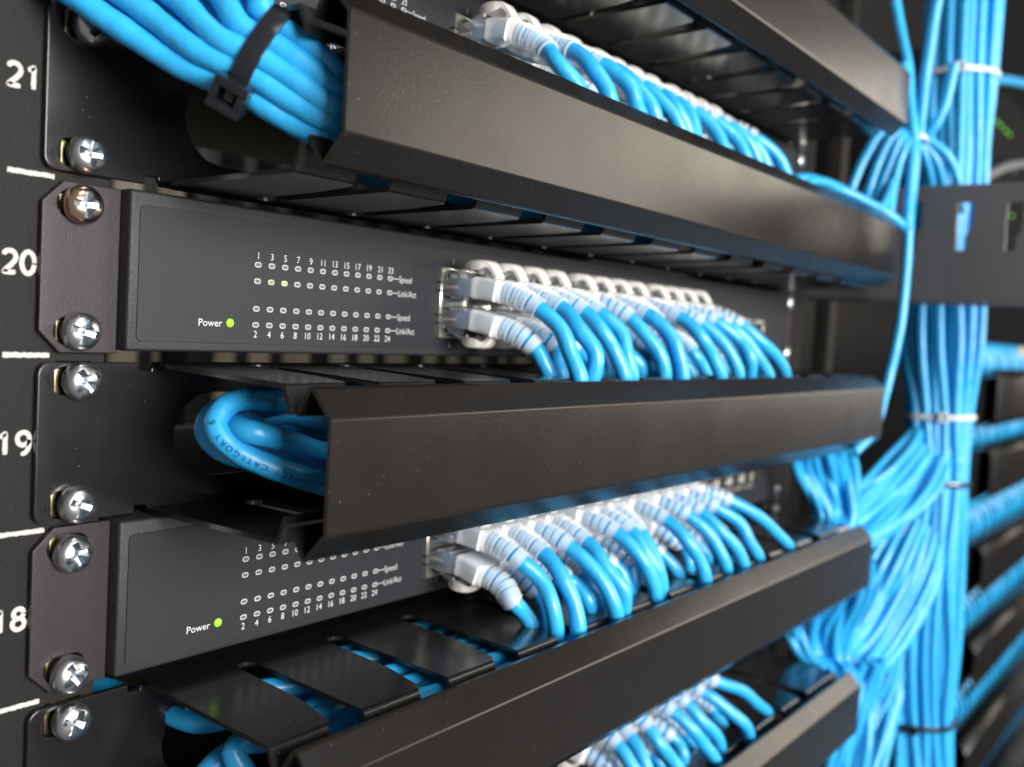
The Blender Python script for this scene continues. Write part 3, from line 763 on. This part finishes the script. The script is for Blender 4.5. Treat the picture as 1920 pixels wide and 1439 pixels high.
# printing along loop A: letters wrapped on the jacket
def cable_print(P, r, s0, txt, h, angle):
    path = resample(catmull(P), 0.5); T, N = frames(path); S = [0]
    for a, b in zip(path, path[1:]): S.append(S[-1]+(b-a).length)
    caps = [v.y for v in TXT[('H', 0.0)][0]]; k = h/(max(caps)-min(caps)); cz = (max(caps)+min(caps))/2
    vs = []; fs = []; s = s0
    for ch in txt:
        if ch == ' ': s += h*0.9; continue
        V, F_ = TXT[(ch, 0.0)]; xs = [v.x for v in V]; wd = (max(xs)-min(xs))*k; b = len(vs)
        for v in V:
            ss = s+(v.x-min(xs))*k; hh = (v.y-cz)*k; i = min(len(S)-2, int(ss/S[-1]*(len(S)-1)))
            view = (CAM-path[i]); view -= T[i]*view.dot(T[i]); view.normalize(); side = T[i].cross(view)
            a = angle+hh/r; vs.append(path[i]+T[i]*(ss-S[i])+(view*math.cos(a)-side*math.sin(a))*(r*1.025))
        fs += [tuple(b+j for j in f) for f in F_]; s += wd+h*0.38
    return finish_mesh('printing', vs, fs, M['ink'])
la = [o for o in bpy.data.objects if o.get('label', '').startswith('dark blue printed')][0]
link('printing', cable_print(loopA, 3.13, 96, 'NETCONNECT CATEGORY 6', 1.5, 0.25), la)
link('printing', cable_print(loopA, 3.13, 143, '24 AWG CM', 1.3, 0.0), la)
G17 = 'slack cables inside the tray below the switch beside 18'
z17 = zc(17)
sl = [
 ([Vector((-198, -4, z17+12)), Vector((-188, -13, z17+14)), Vector((-170, -22, z17+14.5)), Vector((-148, -32, z17+14)), Vector((-120, -40, z17+12)), Vector((-60, -42, z17+8))], 'blue cable close under the back end of the lowest left tray first slot'),
 ([Vector((-166, -8, z17+10)), Vector((-152, -14, z17+14)), Vector((-134, -24, z17+14.5)), Vector((-110, -34, z17+13)), Vector((-70, -40, z17+10)), Vector((0, -40, z17+4))], 'blue cable close under the back end of the lowest left tray second slot'),
 ([Vector((-225, 60, z17+14)), Vector((-204, 14, z17+10)), at(380, 1356, 1, -10), Vector((-172, -17, z17+10)), Vector((-150, -20, z17+9)), Vector((-110, -24, z17+9)), Vector((-60, -28, z17+8)), Vector((10, -30, z17+4))], 'blue cable lying along the top left inside the lowest left tray'),
 ([Vector((-192, -30, z17-40)), at(470, 1470, 1, -36), at(436, 1405, 1, -33), Vector((-189, -33, z17+7)), Vector((-172, -34, z17+10)), Vector((-140, -34, z17+9)), Vector((-80, -38, z17+6)), Vector((10, -42, z17+4))], 'blue cable bending up steeply at the left end of the lowest left tray'),
 ([Vector((-225, -12, z17-40)), at(385, 1450, 1, -22), at(430, 1410, 1, -24), at(500, 1370, 1, -26), Vector((-165, -28, z17+2)), Vector((-110, -30, z17+3)), Vector((-40, -30, z17+2)), Vector((20, -34, z17))], 'blue cable behind the steep one at the left end of the lowest left tray'),
 ([Vector((-182, -58, z17-12)), Vector((-172, -50, z17+3)), Vector((-160, -38, z17+8)), Vector((-140, -24, z17+9)), Vector((-110, -16, z17+8)), Vector((-50, -14, z17+2))], 'blue cable crossing under the first slot of the lowest left tray'),
 ([Vector((-178, -50, z17-14)), Vector((-165, -42, z17+2)), Vector((-146, -30, z17+8)), Vector((-128, -18, z17+8)), Vector((-100, -12, z17+4)), Vector((-50, -12, z17-2))], 'blue cable crossing deeper under the first slot of the lowest left tray'),
 ([Vector((-150, -60, z17-4)), Vector((-130, -52, z17+7)), Vector((-105, -40, z17+9)), Vector((-70, -36, z17+9)), Vector((0, -40, z17+4))], 'blue cable crossing under the second slot of the lowest left tray'),
 ([Vector((-190, -62, z17-9)), Vector((-150, -61, z17-6)), Vector((-100, -58, z17+1)), Vector((-40, -54, z17+2)), Vector((40, -50, z17))], 'blue cable lying along the front inside the lowest left tray'),
]
rs = random.Random(5)
wh = ['rearmost', 'second from rear', 'third from rear', 'fourth from rear', 'third from front', 'second from front', 'frontmost']
for k in range(7):
    y = -11-7.2*k; x0 = -178+14*(k % 3)-6*k*0; zz = z17+13.2-(0.5 if k > 4 else 0)
    P = [Vector((x0-8, y+4, zz-9)), Vector((x0+6, y+1, zz-1.5))]+[Vector((x0+24+34*i, y+rs.uniform(-2.2, 2.2), zz+rs.uniform(-1.6, 1.0))) for i in range(6)]+[Vector((60, y, zz-8))]
    sl.append((P, '%s blue cable lying under the slots of the lowest left tray' % wh[k]))
for P, l in sl: cable('network_cable', P, l, G17, 3.05, 14, 2.2)

# ------------------------------------------------------------------ right side: bracket, side panel, bundles
br = thing('side_bracket', 'charcoal side bracket with keyhole slots standing out beyond the right post', 'bracket', (250, 0, 122))
sl_ = []
for px in (1718, 1812, 1906):
    yc = at(px, 380, 0, 250).y
    zt = at(px, 380, 0, 250).z-122; w2 = 4.0
    sl_.append([(yc+w2, zt), (yc-w2, zt), (yc-w2, zt-15), (yc-w2*.3, zt-20), (yc-w2*.3, zt-28), (yc+w2*.9, zt-28), (yc+w2*.9, zt-20), (yc+w2, zt-15)])
me = sheet_mesh('slotted_plate', [[(-8, -34), (-260, -34), (-260, 34), (-8, 34)]]+sl_, [], lambda x, s: Vector((0, x, s)), M['bracket'])
o = link('slotted_plate', me, br); solid(o, 2.0); bevel_mod(o, 0.5)
link('lower_lip', box_mesh('lower_lip', [(-1, 9, -260, -8, -36.2, -34.2)], M['bracket'], 0.3), br)
sp = link('steel_upright', box_mesh('steel_upright', [(300, 303, 60, 105, -520, 520)], M['steel'])); tag(sp, 'dark grey upright panel behind the blue bundle at the right', 'panel')
sp2 = thing('vertical_cable_channel', 'black upright cable channel between the two racks, behind the bundle', 'cable channel', (330, 60, 0))
link('back_panel', box_mesh('back_panel', [(-65, 3200, 110, 113, -1500, 1500)], M['post']), sp2)
for x in (-60, 120): link('rib', box_mesh('rib', [(x, x+14, -14, -0.2, -520, 520)], M['post'], 1), sp2)

def bundle(path_px, n, rad, X, label, group, rr_=3.0, seed=1):
    # a bundle of n cables along a spine; rad(t) its radius; spine given in pixels on the plane x = X
    rnd = random.Random(seed); spine = [at(px, py, 0, X) for px, py in path_px]; m = len(spine); objs = []; allP = []
    for i in range(n):
        q = math.sqrt((i+.5)/n); a = i*2.39996
        P = []
        for j, s in enumerate(spine):
            rj = rad[j]*1.0; aa = a+0.12*j+rnd.uniform(-.12, .12)
            # spread across the view direction (x) and along y
            P.append(s+Vector((math.cos(aa)*q*rj*0.95+rnd.uniform(-1, 1)*.8, math.sin(aa)*q*rj*0.95+rnd.uniform(-1, 1)*.8, rnd.uniform(-3, 3) if 0 < j < m-1 else 0)))
        o = tag(tube('network_cable', P, rr_, M['cable'], None, 8, 7.0, wob=.01), label, 'cable', group); allP.append(P)
    return spine, allP
BX = 330
spath = [(1812, -60), (1798, 145), (1784, 290), (1770, 470), (1762, 640), (1758, 780), (1752, 900), (1732, 1040), (1714, 1200), (1710, 1342), (1704, 1500)]
srad = [23, 22, 23, 25, 26, 20, 20, 26, 30, 27, 30]
sp_, BP = bundle(spath, 64, srad, BX, 'blue cable in the thick upright bundle right of the rack', 'cables of the thick upright bundle', 3.25, 3)
def tie_at(j, label, m, r=3.0):
    c = [P[j] for P in BP]; ax = sp_[min(j+1, len(sp_)-1)]-sp_[j-1]
    hd = sum(c, Vector())/len(c)+(CAM-c[0]).normalized()*30
    strap_around('cable_tie', label, [p-ax.normalized()*((p-sp_[j]).dot(ax.normalized())) for p in c], ax, 3.2, 3.4, 1.2, m, hd, 'cable ties round the upright bundle', False)
tie_at(1, 'pale cable tie round the upright bundle above the side bracket', M['tie_white'])
tie_at(5, 'pale cable tie round the upright bundle just below the side bracket', M['tie_white'])
tie_at(6, 'black cable tie with shiny head on the upright bundle level with 19', M['tie'])
tie_at(9, 'black cable tie round the upright bundle near the bottom edge', M['tie'])

def fan(n, ends, label, group, seed, spread=(2.5, 2.5), r=3.0):
    # ends: list of (px, py, axis, value, sx, sy): the spine and how far cables spread there in mm
    rnd = random.Random(seed)
    for i in range(n):
        P = []
        u_ = (i+.5)/n*2-1
        for (px, py, axis, v, s1, s2) in ends:
            c = at(px, py, axis, v)
            P.append(c+RT*(u_*s1+rnd.uniform(-1, 1)*1.0)+UP*(u_*s2+rnd.uniform(-1, 1)*1.0)+_f*rnd.uniform(-5, 5))
        lab = label if n > 10 else ordw(i)+' from left of the blue '+label
        tag(tube('network_cable', P, r, M['cable'], None, 8, 6.0, wob=.01), lab, 'cable', group)
# from the bundle sweeping down into the end of the tray below the switch beside 18
fan(16, [(1768, 640, 0, 334, 12, 0), (1758, 782, 0, 328, 11, -1), (1706, 890, 0, 296, 16, -10), (1640, 955, 0, 268, 14, -14), (1590, 1000, 0, 240, 8, -12), (1540, 1025, 0, 205, 6, -9), (1480, 1050, 0, 160, 5, -8)],
    'blue cable sweeping from the upright bundle into the right end of the tray below 18', 'cables sweeping into the tray below 18', 11)
fan(18, [(1758, 780, 0, 332, 10, 0), (1752, 900, 0, 328, 11, -1), (1702, 1060, 0, 298, 22, -6), (1650, 1165, 0, 280, 18, -12), (1605, 1240, 0, 255, 12, -12), (1560, 1300, 0, 215, 8, -10), (1480, 1350, 0, 160, 6, -8)],
    'blue cable sweeping from the upright bundle into the right end of the lowest tray', 'cables sweeping into the lowest tray', 12)
fan(9, [(1700, 1180, 0, 305, 8, 0), (1668, 1280, 0, 300, 10, 0), (1640, 1360, 0, 285, 12, -3), (1615, 1430, 0, 270, 14, -4), (1590, 1500, 0, 255, 14, -4)],
    'cables dropping beside the upright bundle at the bottom', 'cables dropping below the lowest tray', 13)
# cables hanging between tray ends
fan(9, [(1535, 835, 0, 200, 16, 2), (1545, 880, 0, 214, 20, 1), (1560, 930, 0, 222, 16, 0), (1568, 968, 0, 224, 13, -1), (1560, 1000, 0, 212, 12, -2), (1530, 1030, 0, 190, 10, -2)],
    'cables hanging off the tray beside 19', 'cables hanging from the tray beside 19', 14)
fan(9, [(1590, 1060, 0, 205, 16, 2), (1560, 1120, 0, 214, 24, 1), (1535, 1180, 0, 222, 22, 0), (1545, 1235, 0, 226, 16, -1), (1570, 1255, 0, 224, 12, -2), (1560, 1290, 0, 206, 10, -2)],
    'cables hanging off the tray below 18', 'cables hanging from the tray below 18', 15)
fan(5, [(1640, 1240, 0, 240, 8, 1), (1610, 1330, 0, 236, 10, 0), (1590, 1400, 0, 232, 12, 0), (1575, 1470, 0, 230, 12, 0)],
    'cables hanging off the lowest tray', 'cables hanging from the lowest tray', 18)
# knot of cables at the end of the top tray
KX = 238
knot = (1715, 262)
tops = [([(1672, -40), (1690, 60), (1704, 130), (1708, 190), (1712, 250)], 0), ([(1765, -40), (1748, 60), (1735, 150), (1728, 220), (1722, 270)], 1), ([(1790, 120), (1770, 200), (1750, 240), (1728, 262)], 2), ([(1690, 200), (1700, 230), (1712, 262)], 3)]
hang = [((1660, 245), (1625, 290), (1600, 345), (1590, 380)), ((1680, 250), (1650, 300), (1632, 350), (1622, 385)), ((1690, 258), (1668, 310), (1648, 360), (1636, 395)), ((1700, 270), (1685, 310), (1675, 352), (1668, 400)), ((1712, 280), (1708, 330), (1704, 380), (1700, 430)),
        ((1730, 270), (1755, 300), (1768, 345), (1772, 400)), ((1735, 262), (1775, 290), (1795, 335), (1802, 400)), ((1728, 278), (1740, 310), (1748, 352), (1750, 400))]
names = ['leftmost', 'second from left', 'third from left', 'fourth from left', 'fifth from left', 'third from right', 'rightmost', 'second from right']
for i, h in enumerate(hang):
    front = False
    xk = 226 if i in (0, 1, 2, 3, 4) else KX+20
    st = tops[i % 4][0]
    P = [at(p[0], p[1], 0, KX+2+i*1.5) for p in st]+[at(knot[0]+(i % 3-1)*3, knot[1]-6+(i % 2)*5, 0, KX+4+i)]+[at(p[0], p[1], 0, xk+((4, 0, -3, -6) if i < 5 else (-6, 0, 8, 14))[k]) for k, p in enumerate(h)]
    cable('network_cable', P, 'blue cable %s of those fanning out below the tied knot above the bracket' % names[i], 'cables knotted above the side bracket', 2.9, 10, 4)
P = [at(1695, 120, 0, KX-2), at(1704, 170, 0, KX-2), at(1712, 235, 0, KX-3), at(1716, 290, 0, KX-3), at(1706, 400, 0, KX-6), at(1698, 520, 0, KX-8), at(1686, 620, 0, KX-10), at(1662, 725, 0, KX-14), at(1640, 800, 0, KX-30), at(1600, 850, 0, KX-70)]
cable('network_cable', P, 'long single blue cable hanging in front of the side bracket', None, 2.9, 10, 4)
P = [at(1655, 385, 0, 232), at(1690, 320, 0, KX-2), at(1710, 270, 0, KX-3), at(1700, 200, 0, KX-4), at(1695, 110, 0, KX-4)]
P = [Vector((70, -40, zc(21)+4)), Vector((115, -44, zc(21)+16)), at(1520, 340, 0, 160), at(1570, 352, 0, 190), at(1620, 378, 0, 205), at(1650, 392, 0, 212), at(1680, 330, 0, 226), at(1706, 292, 0, KX-2), at(1716, 260, 0, KX-2), at(1705, 190, 0, KX-2)]
cable('network_cable', P, 'blue cable rising from the right end of the tray beside 21 to the knot', None, 2.9, 10, 4)
P = [Vector((60, -30, zc(21)+2)), Vector((105, -36, zc(21)+15)), at(1500, 335, 0, 150), at(1560, 350, 0, 186), at(1610, 372, 0, 200), at(1670, 405, 0, 212), at(1700, 430, 0, 222)]
cable('network_cable', P, 'blue cable lying over the right end of the tray beside 21', None, 2.9, 10, 4)
kc = [at(knot[0], knot[1], 0, KX+4)+Vector((dx, dy, 0)) for dx in (-2.5, 2.5) for dy in (-3, 3)]
strap_around('cable_tie', 'small cable tie gathering the knot of cables above the bracket', kc, Vector((0.1, 0, 1)), 3.5, 2.6, 1.0, M['tie_white'], None)

# ------------------------------------------------------------------ the next rack, far out of focus
nb = []
YN = -20
ord6 = ['highest', 'second highest', 'third highest', 'fourth highest', 'second lowest', 'lowest']
for i, (pa, pb) in enumerate((((1800, 668), (1960, 676)), ((1800, 826), (1960, 764)), ((1800, 1008), (1960, 890)), ((1800, 1158), (1960, 1036)), ((1800, 1322), (1960, 1156)), ((1800, 1480), (1960, 1240)))):
    A = at(pa[0], pa[1], 1, YN); zrow = at(1865, (pa[1]*95+pb[1]*65)/160, 1, YN).z
    x0 = 690; x1 = 1250
    n = 24
    for k in range(n):
        x = x0+k*(x1-x0)/n; rr = random.Random(i*100+k)
        P = [Vector((x, 35, zrow+12)), Vector((x+3, 10, zrow+13)), Vector((x+8+rr.uniform(-3, 3), -10, zrow+8)), Vector((x+12+rr.uniform(-4, 4), -16, zrow-8)), Vector((x+16, -12, zrow-30))]
        tag(tube('patch_cable', P, 3.7, M['cable'], None, 6, 9, wob=0), 'blurred blue patch cable in the %s row of the rack beyond the bundle' % ord6[i], 'patch cable', 'blurred patch cables of the rack beyond')
    t = thing('cable_manager', 'blurred black cable tray under the %s blue row of the rack beyond' % ord6[i], 'cable tray', ((x0+x1)/2, YN, zrow-42), 'blurred cable trays of the rack beyond')
    pr = [(-14, -27), (-22, -20), (-22, 20), (-15, 30)]
    f, S = profile(pr, 2, 3)
    o = link('cover', sheet_mesh('cover', [[(x0-W_, 0), (x1-W_, 0), (x1-W_, S[-1]), (x0-W_, S[-1])]] if (W_ := (x0+x1)/2) else [], S[1:-1], lambda x, s: Vector((x, *f(s))), M['black']), t); solid(o, 1.5)
    link('tray', box_mesh('tray', [(x0-W_, x1-W_, -9, 55, -26, 22)], M['tray'], 1), t)
ne = thing('network_switch', 'blurred dark equipment with green lights at the upper right', 'network switch', (900, 20, 330))
link('chassis', box_mesh('chassis', [(-200, 330, 0, 150, -150, 40)], M['rear'], 2), ne)
for k, (px, py) in enumerate(((1868, 228), (1876, 236), (1886, 246), (1893, 253))):
    p = at(px, py, 1, 14)-Vector((900, 20, 330)); bm = bmesh.new(); bmesh.ops.create_uvsphere(bm, u_segments=10, v_segments=6, radius=1.5)
    link('indicator_light', bm_mesh('indicator_light', bm, M['led_far']), ne, p)
p = at(1897, 405, 1, 14)-Vector((900, 20, 330)); bm = bmesh.new(); bmesh.ops.create_uvsphere(bm, u_segments=10, v_segments=6, radius=1.5); link('indicator_light', bm_mesh('indicator_light', bm, M['led_far']), ne, p)
link('label_tag', box_mesh('label_tag', [(-6, 6, -0.6, 0, -4, 4)], M['grey'], 0.2), ne, at(1900, 320, 1, 18)-Vector((900, 20, 330)))
yt = link('cable_tag', box_mesh('cable_tag', [(-9, 9, -1, 1, -5, 5)], M['yellow'], 0.5), None, at(1915, 660, 1, -30)); tag(yt, 'blurred yellow tag at the right edge above the far cable rows', 'tag')

cable('network_cable', [at(1840, 148, 1, 0), at(1880, 150, 1, -5), at(1925, 158, 1, -8), at(1990, 170, 1, -8)], 'blurred blue cable leaving the bundle sideways at the upper tie', None, 5.0, 8, 8)
tag(tube('network_cable', [at(1800, 345, 1, -10), at(1850, 330, 1, -12), at(1890, 312, 1, -14), at(1950, 306, 1, -14)], 4.5, M['grey'], None, 8, 8), 'blurred grey cable above the side bracket at the right edge', 'cable')
